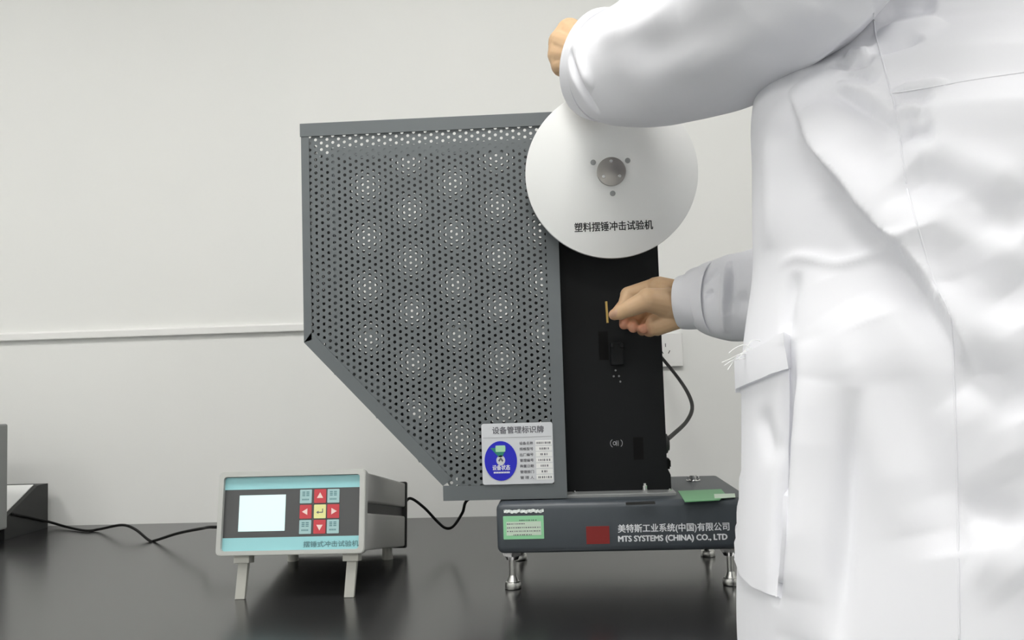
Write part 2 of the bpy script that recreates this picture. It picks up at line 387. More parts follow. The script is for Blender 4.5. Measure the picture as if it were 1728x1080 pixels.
# guard: outline in x, z; frame bars and three perforated sheets
GY, GB = 0.03, 0.232
gTL = P(506, 209, GY); gTR = P(905, 190.5, GY); gBR = P(957, 841, GY); gBL = P(748, 842, GY); gD1 = P(511, 578, GY); gD0 = P(748, 820, GY)
x0, x1, zt, zb = gTL.x, gBR.x+0.0005, (gTL.z+gTR.z)/2, BT+0.002
xl = x0+0.0015
def bar(pts, y0, y1): return prism(pts, 1, y0, y1)
xi, ztop = xl+0.0135, zt-0.0225
xr = P(933, 760, GY).x; zbo = P(860, 818, GY).z
xbl, zd1, zd0 = gBL.x, gD1.z, gD0.z
th = 0.0015
def guard_face(y, s, m_):                    # s = -1 front leaf, +1 back leaf
    a, b = (y, y+th)
    dl = V((xbl-xl, 0, zd0-zd1)).normalized(); nrm = V((-dl.z, 0, dl.x)); wd = 0.016
    q = [(xl, zd1), (xbl, zd0), (xbl+nrm.x*wd+.004, zd0+nrm.z*wd), (xi, zd1+nrm.z*wd+.006)]
    parts = [bar([(x0, zt), (x1, zt), (x1, ztop), (x0, ztop)], a-.001, b), bar([(xl, ztop), (xi, ztop), (xi, zd1+.004), (xl, zd1)], a, b),
             bar(q, a, b), bar([(xbl, zd0), (xbl+.012, zd0), (xbl+.02, zbo), (xr, zbo), (x1, zbo), (x1, zb), (xbl, zb)], a, b), bar([(xr, ztop), (x1, ztop), (x1, zbo), (xr, zbo)], a, b)]
    return join(*parts)
gf = mesh_obj('guard_frame', *join(guard_face(GY, -1, 'guard')), 'guard', T)
# back leaf and the solid returns that tie the two leaves together
bt = P(650, 246, GB).z; bh = bt-P(650, 267, GB).z
parts = [bar([(xl, bt), (x1, bt), (x1, bt-bh), (xl, bt-bh)], GB, GB+th), bar([(xl, bt-bh), (xi, bt-bh), (xi, zd1), (xl, zd1)], GB, GB+th),
         bar([(xbl, zd0), (x1, zd0), (x1, zb), (xbl, zb)], GB, GB+th), bar([(xr, bt-bh), (x1, bt-bh), (x1, zd0), (xr, zd0)], GB, GB+th)]
dl = V((xbl-xl, 0, zd0-zd1)); nn = V((-dl.z, 0, dl.x)).normalized()
parts.append(bar([(xl, zd1), (xbl, zd0), (xbl+.012, zd0+.008), (xi, zd1+.012)], GB, GB+th))
parts.append(prism([(xl, zd1), (xbl, zd0), (xbl+nn.x*.0015, zd0+nn.z*.0015), (xl+nn.x*.0015, zd1+nn.z*.0015)], 1, GY+th, GB))
parts.append(box((xbl, GY+th, zb), (x1-.04, GB, zb+.0015)))
parts.append(box((xl, GY+th, zd1), (xl+.0012, GY+.014, ztop))); parts.append(box((xl, GB-.014, zd1), (xl+.0012, GB, bt)))
parts.append(box((xl, GY+th, ztop-.002), (xl+.0012, GB, ztop+.006)))
mesh_obj('guard_back_frame', *join(*parts), 'guard', T)
PITCHH = 0.01155; HR = 0.0027
def perforated(inside, o2, to3, thick, rng):
    """sheet of hexagonal cells, each with a round hole: columns vertical, rows staggered"""
    cs = PITCHH*math.sqrt(3)/2; cen = []
    for i in range(rng[0], rng[1]):
        for j in range(rng[2], rng[3]):
            u = o2[0]+i*cs; v = o2[1]+(j+0.5*(i % 2))*PITCHH
            if inside(u, v): cen.append((u, v))
    cen = np.array(cen); R_ = PITCHH/math.sqrt(3); outer, inner = [], []
    for k in range(12):
        a = math.pi*k/6; rad = R_ if k % 2 == 0 else PITCHH/2
        outer.append((rad*math.cos(a), rad*math.sin(a))); inner.append((HR*math.cos(a), HR*math.sin(a)))
    tpl = np.array(outer+inner); n = len(cen)
    uv = (cen[:, None, :]+tpl[None]).reshape(-1, 2)
    A = to3(uv, 0.0); B = to3(uv, thick); N = n*24; vs = np.vstack([A, B]); fs = []
    base = np.arange(n)*24
    for k in range(12):
        k2 = (k+1) % 12
        fs.append(np.stack([base+k, base+k2, base+12+k2, base+12+k], 1))
        fs.append(np.stack([N+base+k2, N+base+k, N+base+12+k, N+base+12+k2], 1))
        fs.append(np.stack([base+12+k, base+12+k2, N+base+12+k2, N+base+12+k], 1))
    return vs, np.vstack(fs).tolist()
def in_guard(m_):
    def f(u, v):
        if u < xl+.0085+m_ or u > x1-.008-m_ or v > zt-.008-m_ or v < zb+.008+m_: return False
        if v < zd1:                          # right of the sloping edge
            t = (zd1-v)/(zd1-zd0); return u > xl+(xbl-xl)*min(t, 1)+.006+m_
        return True
    return f
oF = P(694.9, 524.4, GY+.003); oB = P(694.9, 524.4, GB-.001)
mesh_obj('perforated_sheet', *perforated(in_guard(0), (oF.x, oF.z), lambda uv, t: np.stack([uv[:, 0], np.full(len(uv), GY+.002+t), uv[:, 1]], 1), 0.0010, (-30, 40, -45, 45)), 'guard', gf)
top_lim = bt-bh+.004
mesh_obj('perforated_sheet', *perforated(lambda u, v: in_guard(0)(u, v) and v < top_lim, (oB.x, oB.z), lambda uv, t: np.stack([uv[:, 0], np.full(len(uv), GB-.0012+t), uv[:, 1]], 1), 0.0010, (-30, 40, -45, 45)), 'guard_dark', gf)
mesh_obj('perforated_sheet', *perforated(lambda u, v: GY+.008 < u < GB-.006 and zd1+.004 < v < ztop-.004, (GY+.01, oF.z+.003), lambda uv, t: np.stack([np.full(len(uv), xl+.002+t), uv[:, 0], uv[:, 1]], 1), 0.0010, (-2, 25, -45, 45)), 'guard_dark', gf)

# identification plate on the guard
p0 = P(815, 818, GY); p1 = P(932, 712, GY); pw, ph = p1.x-p0.x, p1.z-p0.z; py = GY-.0012-.001
ip = mesh_obj('identification_plate', *prism(rrect(p0.x, p0.z, p1.x, p1.z, 0.004), 1, py, GY-.001), 'label_silver', T)
o_ = V((p0.x, py, p0.z))
mesh_obj('lettering', *text('设备管理标识牌', o_+V((pw*.155, 0, ph*.855-.0025)), XD, ZD, pw*.72, ph*.115), 'print_grey', ip)
mesh_obj('rule_line', *quad_print(o_, XD, ZD, [(pw*.02, ph*.762, pw*.98, ph*.772)]), 'print_faint', ip)
rows = ['设备名称', '规格型号', '出厂编号', '管理编号', '购置日期', '管理部门', '管 理 人']
fields, dashes = [], []
for i, s in enumerate(rows):
    z = ph*(.66-.0935*i)
    mesh_obj('lettering', *text(s, o_+V((pw*.53, 0, z-ph*.02)), XD, ZD, pw*.19, ph*.05), 'print_grey', ip)
    fields.append((pw*.755, z-ph*.035, pw*.985, z+ph*.047))
    x, xe = [(.77, .97), (.81, .93), (.82, .92), (.79, .95), (.82, .92), (.83, .90), (.78, .96)][i]
    while x < xe:
        l = random.uniform(.008, .018); dashes.append((pw*x, z-ph*.012, pw*(x+l), z+ph*.022)); x += l+random.uniform(.006, .02)
mesh_obj('white_field', *quad_print(o_, XD, ZD, fields), 'paper', ip)
mesh_obj('printed_lines', *quad_print(o_, XD, ZD, dashes, .0006), 'print_grey', ip)
cx, cz, rx, rz = o_.x+pw*.262, o_.z+ph*.385, pw*.228, ph*.325
def ell(cx, cz, rx, rz, y0, y1, n=40): return prism([(cx+rx*math.cos(2*math.pi*k/n), cz+rz*math.sin(2*math.pi*k/n)) for k in range(n)], 1, y0, y1)
mesh_obj('blue_status_dial', *ell(cx, cz, rx, rz, py-.0008, py+.0005), 'label_blue', ip)
yy = py-.0012
mesh_obj('green_sector', *prism([(cx-rx*.62, cz+rz*.66), (cx+rx*.36, cz+rz*.66), (cx+rx*.10, cz+rz*.20), (cx-rx*.12, cz+rz*.20)], 1, yy, py-.0005), 'label_green', ip)
mesh_obj('status_tag', *prism(rrect(cx-rx*.30, cz+rz*.46, cx+rx*.30, cz+rz*.78, .0015), 1, yy-.0003, py-.0005), 'pale_green', ip)
mesh_obj('emblem', *join(ell(cx, cz+rz*.03, rx*.27, rz*.25, yy, py-.0005), ), 'label_silver', ip)
mesh_obj('emblem_mark', *prism([(cx-rx*.16, cz+rz*.02), (cx, cz+rz*.20), (cx+rx*.16, cz+rz*.02), (cx+rx*.10, cz-rz*.06), (cx, cz+rz*.06), (cx-rx*.08, cz-rz*.04)], 1, yy-.0003, yy+.0002), 'print_grey', ip)
mesh_obj('lettering', *text('设备状态', (cx-rx*.52, yy, cz-rz*.46), XD, ZD, rx*1.08, rz*.26), 'print_white', ip)
mesh_obj('printed_lines', *quad_print((cx-rx*.45, yy, cz-rz*.62), XD, ZD, [(rx*.10*i, 0, rx*.10*i+rx*.075, rz*.08) for i in range(10)]), 'print_white', ip)

# bits on top of the base
q = [PZ(*a, BT) for a in ((1144, 829), (1217, 826), (1224, 834), (1241, 835), (1241, 840), (1214, 844), (1156, 847))]
mesh_obj('label', *prism([(v.x, v.y) for v in q[:3]+[q[5], q[6]]], 2, BT-.0005, BT+.0008), 'sticker_top', T)
q2 = [PZ(*a, BT) for a in ((1205, 835), (1240, 834), (1241, 840), (1206, 842))]
mesh_obj('clear_tape', *prism([(v.x, v.y) for v in q2], 2, BT+.0003, BT+.0014), 'sticker_paper', T)
lv = PZ(1170, 812, BT)
mesh_obj('spirit_level', *join(cyl(lv, lv+V((0, 0, .003)), .013, seg=24, bev=.0005), cyl(lv+V((0, 0, .003)), lv+V((0, 0, .011)), .0065, seg=20), cyl(lv+V((-.009, 0, .003)), lv+V((-.009, 0, .009)), .002, seg=8), cyl(lv+V((.009, 0, .003)), lv+V((.009, 0, .009)), .002, seg=8)), 'chrome', T, smooth=True, angle=40)
q = [PZ(*a, BT) for a in ((1056, 848), (1104, 846), (1106, 849.5), (1056, 851.5))]
mesh_obj('slot', *prism([(v.x, v.y) for v in q], 2, BT-.001, BT+.0004), 'case_dark', T)
# specimen held at the anvils
HY = -0.03
sA, sB = P(1022.8, 509, HY), P(1025.2, 545, HY)
def bar3(a, b, wx, wy):
    d = (b-a).normalized(); u = V((0, 1, 0)); u = (u-d*u.dot(d)).normalized(); w_ = d.cross(u); vs = []
    for p in (a, b):
        for su, sw in ((-1, -1), (1, -1), (1, 1), (-1, 1)): vs.append(p+u*su*wy+w_*sw*wx)
    return vs, [(0, 1, 2, 3), (7, 6, 5, 4), (0, 4, 5, 1), (1, 5, 6, 2), (2, 6, 7, 3), (3, 7, 4, 0)]
tag(mesh_obj('test_specimen', *bar3(sA, sB, .0016, .005), 'brass'), 'small yellowish test strip pinched upright between thumb and finger', 'test strip')

# ================================================================== controller, tilted up on its front legs
TI = math.radians(-9.5); CW, CH, CD = 0.248, 0.1365, 0.400
C = empty('impact_controller', (-0.5825, 0.002, 0.0722), 'grey tilted control box with lit screen and coloured keys', 'controller')
C.rotation_euler = (TI, 0, 0)
def cpart(name, vf, m, parent=None, **k): return mesh_obj(name, *vf, m, parent or C, local=True, **k)
# bezel ring
def ring_prism(out, inn, y0, y1):
    n = len(out); vs = [(p[0], y0, p[1]) for p in out]+[(p[0], y0, p[1]) for p in inn]+[(p[0], y1, p[1]) for p in out]+[(p[0], y1, p[1]) for p in inn]; fs = []
    for k in range(n):
        k2 = (k+1) % n
        fs += [(k, k2, n+k2, n+k), (2*n+k2, 2*n+k, 3*n+k, 3*n+k2), (k2, k, 2*n+k, 2*n+k2), (n+k, n+k2, 3*n+k2, 3*n+k)]
    return vs, [tuple(reversed(f)) for f in fs]
def sect(y, ins): return [(p[0], y, p[1]) for p in rrect(ins, ins, CW-ins, CH-ins, 0.008-ins*.3, 6)]
o1, i1 = rrect(0, 0, CW, CH, .008, 6), rrect(.0085, .0075, CW-.0095, CH-.0085, .005, 6)
cpart('bezel', join(ring_prism(rrect(.001, .001, CW-.001, CH-.001, .008, 6), i1, -.002, .0), ring_prism(o1, i1, 0, .017)), 'bezel')
# case: two shells with a groove between
zs = CH*.52
cpart('case_shell', box((.004, .017, zs+.012), (CW-.004, CD-.012, CH-.004), .004, 3), 'case', smooth=True, angle=40)
cpart('case_shell', box((.004, .017, .004), (CW-.004, CD-.012, zs-.006), .004, 3), 'case', smooth=True, angle=40)
cpart('case_core', box((.010, .010, .008), (CW-.010, CD-.014, CH-.008)), 'case_dark')
cpart('rear_bezel', box((.001, CD-.012, .001), (CW-.001, CD, CH-.001), .004, 3), 'case_dark', smooth=True, angle=40)
# face panel; face coordinates measured on the enlarged photograph
def fu(x, y): return (x-(140-.0678*(y-100)))/1032*CW
def fv(y): return (690-y)/592*CH
fy = .006
pan = cpart('face_panel', prism([(.0075, .006), (CW-.008, .006), (CW-.008, CH-.007), (.0075, CH-.007)], 1, fy, fy+.003), 'panel_dark')
X0, X1 = .0080, CW-.009
cpart('upper_band', prism([(X0, fv(226)), (X1, fv(226)), (X1, fv(138)), (X0, fv(138))], 1, fy-.0006, fy+.001), 'panel_cyan', pan)
cpart('lower_band', prism([(X0, fv(662)), (X1, fv(662)), (X1, fv(566)), (X0, fv(566))], 1, fy-.0006, fy+.001), 'panel_cyan', pan)
cpart('screen', prism([(fu(262, 395), fv(522)), (fu(588, 395), fv(522)), (fu(588, 395), fv(267)), (fu(262, 395), fv(267))], 1, fy-.0007, fy+.001), 'screen', pan)
cpart('lettering', text('摆锤式冲击试验机', (fu(708, 620), fy-.0007, fv(640)), XD, ZD, fu(1090, 620)-fu(708, 620), .0095), 'print_teal', pan)
colx = (.1385, .1625, .1860); rowv = (284, 392, 499)
kinds = [['b', 'up', 'b'], ['left', 'enter', 'right'], ['b', 'down', 'b']]
for r_ in range(3):
    for c_ in range(3):
        kx = (fu((738, 838, 931)[c_]-(0, 6, 13)[r_], rowv[r_])); kz = fv(rowv[r_]); hw, hh = .0100, .0112
        kd = kinds[r_][c_]; mm = 'key_blue' if kd == 'b' else ('key_yellow' if kd == 'enter' else 'key_red')
        k = cpart('key', prism(rrect(kx-hw, kz-hh, kx+hw, kz+hh, .0012), 1, fy-.0014, fy+.0005), mm, C)
        yk = fy-.0018; s = .0058
        if kd == 'b':
            f2 = [(-.006+.0068*a, .0005+b*.0028, -.001+.0068*a, .0022+b*.0028) for a in (0, 1) for b in (0, 1, 2)]+[(-.006+.0024*a, -.0065, -.0044+.0024*a, -.0038) for a in range(5)]
            cpart('key_print', quad_print((kx, yk+.0003, kz), XD, ZD, f2, 0), 'print_teal', k)
        elif kd == 'enter':
            cpart('key_print', join(quad_print((kx, yk+.0003, kz), XD, ZD, [(-.003, -.0022, .0052, -.0006), (.0038, -.0006, .0052, .0045)], 0), prism([(kx-.0062, kz-.0014), (kx-.0022, kz+.0012), (kx-.0022, kz-.0040)], 1, yk+.0002, yk+.0006)), 'print_grey', k)
        else:
            a0 = {'up': 90, 'left': 180, 'right': 0, 'down': 270}[kd]
            pts = [(kx+s*1.05*math.cos(math.radians(a0+a)), kz+s*1.05*math.sin(math.radians(a0+a))) for a in (0, 120, 240)]
            cpart('key_print', prism(pts, 1, yk, yk+.0005), 'key_mark', k)
# legs: tip-up front pair, low rear pair (given in world space, then brought into the tilted frame)
Rm = Matrix.Rotation(TI, 3, 'X'); Ri = Rm.transposed(); CO = V(C.location)
def to_c(vf): return [tuple(Ri @ (V(v)-CO)) for v in vf[0]], vf[1]
for lx in (.040, .222):
    wx = CO.x+lx
    top = Rm @ V((lx, .020, 0))+CO
    cpart('leg_mount', box((lx-.012, .008, -.012), (lx+.014, .034, .001), .001), 'leg_plastic')
    A, B = V((wx+.002, top.y-.002, top.z-.010)), V((wx-.003, top.y-.008, .0006))
    vs = []
    for p, h1, h2 in ((A, .008, .006), (B, .008, .004)):
        vs += [p+V((-h1, -h2, 0)), p+V((h1, -h2, 0)), p+V((h1, h2, 0)), p+V((-h1, h2, 0))]
    cpart('leg', to_c((vs, [(0, 1, 2, 3), (7, 6, 5, 4), (0, 4, 5, 1), (1, 5, 6, 2), (2, 6, 7, 3), (3, 7, 4, 0)])), 'leg_plastic')
for lx in (.030, .220):
    bz = (Rm @ V((lx, CD-.075, .004))+CO)
    cpart('rear_foot', to_c(cyl((bz.x, bz.y, 0), (bz.x, bz.y, bz.z+.004), .011, .009, seg=20)), 'leg_plastic')

# ================================================================== cables and things at the left
def cable(name, pts, r, label): return tag(mesh_obj(name, *tube(pts, r), 'cable', smooth=True), label, 'cable')
cz_ = .0034; CX = P(79, 830, .815).x+.005
cable('signal_cable', [PX_(20, 867, CX), PX_(50, 873, CX), PX_(84, 881, CX+.004), PZ(112, 889, .006), PZ(145, 895.5, cz_), PZ(168, 893, .006), P(205, 886, .66), P(228, 893, .62), PZ(252, 912, cz_), PZ(262, 912, cz_), P(300, 900, .50), P(340, 892, .42), P(366, 889.5, .34), V((-.5835, .33, .060))], .0032, 'black cable winding over the bench from the wedge box to the control box')
cable('link_cable', [V((-.345, .408, .090)), P(692, 841, .43), P(715, 856, .43), P(738, 880, .43), P(752, 891, .42), P(765, 888, .41), P(780, 866, .35), P(792, 842, .33), V((-.13, .30, .12)), V((-.110, .30, .11))], .0030, 'thin black cable sagging between the control box and the tester')
cable('power_cord', [V((.20, WY-.004, .42)), P(1100, 585, .82), P(1117, 604, .78), P(1146, 640, .68), P(1163, 668, .58), P(1168, 690, .50), P(1158, 712, .40), P(1136, 733, .26), P(1124, 743, .18), V((.168, .16, .222))], .0042, 'black power cord looping from the wall socket to the black column')
# grey instrument at the left frame edge
e = P(14, 715, .62)
G = empty('grey_instrument', (e.x-.2, .55, 0), 'plain grey instrument housing cut off by the left edge of the picture', 'instrument')
mesh_obj('housing', *box((e.x-.38, .42, .030), (e.x, .62, e.z), .004, 2), 'left_grey', G)
for fx, fy_ in ((e.x-.03, .45), (e.x-.35, .45), (e.x-.03, .59), (e.x-.35, .59)):
    mesh_obj('foot', *cyl((fx, fy_, 0), (fx, fy_, .031), .014, .017, seg=20), 'black', G)
# dark wedge-shaped box with a paper on its slope
W = empty('wedge_box', (-1.40, .74, 0), 'dark wedge-shaped box with white paper on its slope beside the grey instrument', 'box')
xe = P(79, 830, .815).x
wz = P(80, 817, .80).z
wed = mesh_obj('housing', *prism([(.64, .0), (.64, .050), (.775, wz), (.82, wz), (.82, 0)], 0, xe-.36, xe), 'wedge_dark', W)
sl = V((0, .135, wz-.05)).normalized(); nr = V((0, -sl.z, sl.y))
pp = []
for x, t in ((xe-.33, .012), (xe-.012, .012), (xe-.012, .150), (xe-.33, .150)):
    b = V((x, .64, .05))+sl*t; pp += [b+nr*.0002, b+nr*.0022]
mesh_obj('paper_sheet', [pp[i] for i in (0, 2, 4, 6, 1, 3, 5, 7)], [(3, 2, 1, 0), (4, 5, 6, 7), (0, 1, 5, 4), (1, 2, 6, 5), (2, 3, 7, 6), (3, 0, 4, 7)], 'paper', W)

# ================================================================== person in a lab coat
def caps(chain): return join(*[capsule(a[0], a[1], b[0], b[1]) for a, b in zip(chain[:-1], chain[1:])])
dY = -0.05
def H(px, py, Y, r): return (P(px, py, Y+dY), r*0.00096)     # right-hand joint: place, radius in photo px
# right hand pinching the strip: thumb towards the viewer, other fingers curled below
thumb = [H(1130, 512, .008, 27), H(1094, 506, -.014, 20), H(1061, 521, -.014, 14), H(1047, 527, -.006, 13), H(1036.5, 531, .004, 9.5)]
index = [H(1107, 486, .045, 19), H(1061, 498, .052, 15), H(1055, 513, .040, 12.5), H(1038, 530, .028, 9)]
middle = [H(1113, 496, .060, 17), H(1070, 516, .075, 13), H(1055, 535, .062, 11), H(1053, 548, .034, 8.5)]
ring_ = [H(1118, 510, .065, 16), H(1080, 528, .080, 12.5), H(1067, 545, .064, 10.5), H(1068.5, 553, .030, 9)]
little = [H(1124, 525, .060, 15), H(1096, 545, .072, 11.5), H(1084, 557, .058, 10), H(1085.5, 554.5, .026, 8.5)]
palm = []
wr = H(1168, 515, .020, 29)
for f_ in (index, middle, ring_, little): palm.append(capsule(wr[0], .026, f_[0][0], f_[0][1]))
for a, b in ((index, middle), (middle, ring_), (ring_, little)): palm.append(capsule(a[0][0], a[0][1], b[0][0], b[0][1]))
palm += [capsule(wr[0], .026, thumb[0][0], thumb[0][1]), capsule(*H(1150, 530, .018, 24), *H(1108, 548, .022, 19)), capsule(*H(1108, 548, .024, 18), *H(1096, 556, .040, 13)), capsule(*H(1142, 495, .03, 24), *H(1112, 486, .036, 20)), capsule(*thumb[0], *H(1112, 490, .035, 17)), capsule(*H(1125, 535, .030, 20), *H(1118, 505, .045, 20))]
far = [H(1168, 515, .020, 27), (V((.245, -.055, .470)), .030), (V((.40, -.17, .475)), .042), (V((.545, -.315, .60)), .055)]
handR = remesh(join(caps(thumb), caps(index), caps(middle), caps(ring_), caps(little), *palm, caps(far[:2])), .0012, 11)
# left hand closed on the raised pendulum
def L(px, py, Y, r): return (P(px, py, Y), r*0.00096)
lw = L(1012, 100, -.085, 30)
lf = [[L(961, 54, .000, 24), L(966, 50, .040, 14), L(968, 56, .062, 11), L(985, 66, .050, 9)],
      [L(949, 72, -.004, 25), L(952, 70, .040, 14), L(958, 74, .066, 11), L(980, 80, .050, 9)],
      [L(946, 92, -.006, 23), L(948, 93, .036, 13.5), L(955, 95, .062, 10.5), L(978, 98, .048, 9)],
      [L(949, 110, -.010, 20), L(952, 114, .028, 12), L(956, 114, .050, 9.5), L(975, 114, .040, 8.5)]]
lth = [L(1000, 75, -.05, 22), L(988, 55, -.01, 16), L(992, 45, .02, 12), L(985, 52, .045, 9)]
lp = [capsule(lw[0], .027, f_[0][0], f_[0][1]) for f_ in lf]+[capsule(a[0][0], a[0][1], b[0][0], b[0][1]) for a, b in zip(lf[:-1], lf[1:])]+[capsule(lw[0], .027, lth[0][0], lth[0][1]), capsule(*lth[0], *lf[0][0])]
lfar = [lw, (V((.165, -.27, .81)), .040), (V((.315, -.56, .83)), .045)]
handL = remesh(join(*[caps(f_) for f_ in lf], caps(lth), *lp, caps([(lw[0], .029), (V((.10, -.16, .83)), .032)])), .0016, 6)
# body inside the clothes: torso, neck, head, limbs
FD = V((-.7071, .7071, 0)); LD = V((-.7071, -.7071, 0))      # facing, and the person's left
pc = V((.44, -.45, 0))
def B(f_, l, z): return pc+FD*f_+LD*l+V((0, 0, z))
hd = B(.07, 0, 1.01)
rotz = Matrix.Rotation(math.radians(45), 3, 'Z')
body = [ellipsoid(B(0, -.02, .48), (.10, .145, .24), rot=rotz), ellipsoid(B(-.02, 0, .12), (.11, .15, .17), rot=rotz), capsule(B(0, 0, .3), .115, B(-.02, 0, .1), .12), capsule(B(.02, .05, .66), .065, B(.01, -.11, .66), .065),
        capsule(B(.02, 0, .70), .058, B(.05, 0, .88), .054), ellipsoid(hd, (.078, .098, .118), rot=Matrix.Rotation(math.radians(45), 3, 'Z')), ellipsoid(hd+V((0, 0, -.05))+FD*.03, (.058, .062, .075)),
        capsule(hd+FD*.090+V((0, 0, .012)), .010, hd+FD*.108+V((0, 0, -.022)), .013), capsule(hd+LD*.078+V((0, 0, .015)), .013, hd+LD*.078+V((0, 0, -.020)), .009), capsule(hd-LD*.078+V((0, 0, .015)), .013, hd-LD*.078+V((0, 0, -.020)), .009)]
for s in (1, -1):
    body += [capsule(B(-.02, .085*s, .05), .092, B(-.02, .09*s, -.32), .060), capsule(B(-.02, .09*s, -.32), .062, B(-.03, .09*s, -.70), .042), capsule(B(-.03, .09*s, -.735), .038, B(.12, .10*s, -.745), .030)]
body.append(caps(far[1:])); body.append(caps(lfar[1:])); body.append(caps([(B(.02, .04, .70), .055), (V((.42, -.45, .80)), .045), (V((.315, -.56, .83)), .045)])); body.append(caps([(B(.01, -.12, .66), .065), (V((.545, -.315, .60)), .056)]))
body.append(capsule(V((.10, -.16, .83)), .031, V((.165, -.27, .81)), .038))
bodyM = remesh(join(*body), .006, 6)
allv, allf = [], []
off = 0
for v, f in (handR, handL, bodyM):
    allv.append(v); allf += [tuple(i+off for i in q) for q in f]; off += len(v)
allv = np.vstack(allv)
person = mesh_obj('person', allv, allf, 'skin', smooth=True)
tag(person, 'person in a white lab coat lifting the pendulum and holding a test strip', 'person')
PO = person
def face_pt(f_, l, z): return hd+FD*f_+LD*l+V((0, 0, z))
for s in (1, -1):
    mesh_obj('eye', *ellipsoid(face_pt(.086, .032*s, .012), (.012, .012, .010)), 'paper', person, smooth=True)
    mesh_obj('eyebrow', *tube([face_pt(.094, .014*s, .034), face_pt(.092, .032*s, .040), face_pt(.080, .050*s, .034)], .004, 6), 'hair', person, smooth=True)
mesh_obj('mouth', *tube([face_pt(.080, -.024, -.062), face_pt(.090, 0, -.064), face_pt(.080, .024, -.062)], .0055, 8), 'nail', person, smooth=True)
hr = []
for i in range(12):
    th_ = math.pi*.56*(1-i/12); row = []
    for k in range(36):
        a = 2*math.pi*k/36; d = FD*math.cos(a)*.108+LD*math.sin(a)*.088
        lim = th_*(1-.34*max(0, math.cos(a))**1.5)
        row.append(hd+d*math.sin(lim)+V((0, 0, .128*math.cos(lim))))
    hr.append(row)
mesh_obj('hair', *loft(hr), 'hair', person, smooth=True)
tips = [(f_[-1][0], .9) for f_ in (middle, ring_, little)]+[(f_[-2][0], .5) for f_ in (middle, ring_, little)]+[(thumb[-1][0], .35), (index[-1][0], .5)]
tint = np.zeros(len(allv))
for p_, k_ in tips: tint = np.maximum(tint, k_*np.exp(-(np.linalg.norm(allv-np.array(p_), axis=1)/.014)**2))
at_ = person.data.attributes.new('flush', 'FLOAT', 'POINT'); at_.data.foreach_set('value', tint)
nt = MATS['skin'].node_tree; pb = nt.nodes['Principled BSDF']; src = pb.inputs['Base Color'].links[0].from_socket
an = nt.nodes.new('ShaderNodeAttribute'); an.attribute_name = 'flush'
mx = nt.nodes.new('ShaderNodeMix'); mx.data_type = 'RGBA'; mx.inputs['B'].default_value = (.62, .24, .16, 1)
nt.links.new(an.outputs['Fac'], mx.inputs['Factor']); nt.links.new(src, mx.inputs['A']); nt.links.new(mx.outputs['Result'], pb.inputs['Base Color'])
# thumbnail: a small curved plate on the thumb's near side
tn = []
bv = BVHTree.FromPolygons([tuple(v) for v in handR[0]], handR[1])
for i in range(7):
    row = []
    for j in range(6):
        a, b = i/6, j/5
        px = 1030.0+a*12.0-b*1.0; py = 526.5+b*10.5-a*4.2+(-1.2 if i in (0, 6) and j == 0 else 0)
        hit = bv.ray_cast(CAM, ray(px, py).normalized())
        row.append((hit[0]+hit[1]*(.0006 if 0 < i < 6 and 0 < j < 5 else .0001)) if hit[0] else P(px, py, -.03))
    tn.append(row)
mesh_obj('thumbnail', [p for r in tn for p in r], [(i*6+j, i*6+j+1, (i+1)*6+j+1, (i+1)*6+j) for i in range(6) for j in range(5)], 'nail', person, smooth=True)
# trousers and shoes
for s in (1, -1):
    mesh_obj('trouser_leg', *tube([B(-.02, .085*s, .10), B(-.02, .088*s, -.10), B(-.02, .09*s, -.32), B(-.03, .09*s, -.50), B(-.03, .09*s, -.715)], lambda t: .108-.035*t, 24), 'trousers', person, smooth=True)
    mesh_obj('shoe', *remesh(join(capsule(B(-.06, .09*s, FLOOR+.042), .040, B(.13, .105*s, FLOOR+.034), .033), box(tuple(min(a, b) for a, b in zip(B(-.05, .09*s, FLOOR), B(.10, .1*s, FLOOR+.02))), tuple(max(a, b) for a, b in zip(B(-.05, .09*s, FLOOR), B(.10, .1*s, FLOOR+.02)))), capsule(B(-.04, .09*s, FLOOR+.06), .044, B(-.03, .09*s, FLOOR+.10), .046)), .006, 3), 'shoe', person, smooth=True)

# ---- lab coat: torso and near sleeve grown into one surface, then the folds are pushed in
def lerp(tab, z):
    if z <= tab[0][0]: return tab[0][1:]
    for a, b in zip(tab[:-1], tab[1:]):
        if z <= b[0]:
            t = (z-a[0])/(b[0]-a[0]); t = t*t*(3-2*t); return tuple(x+(y-x)*t for x, y in zip(a[1:], b[1:]))
    return tab[-1][1:]
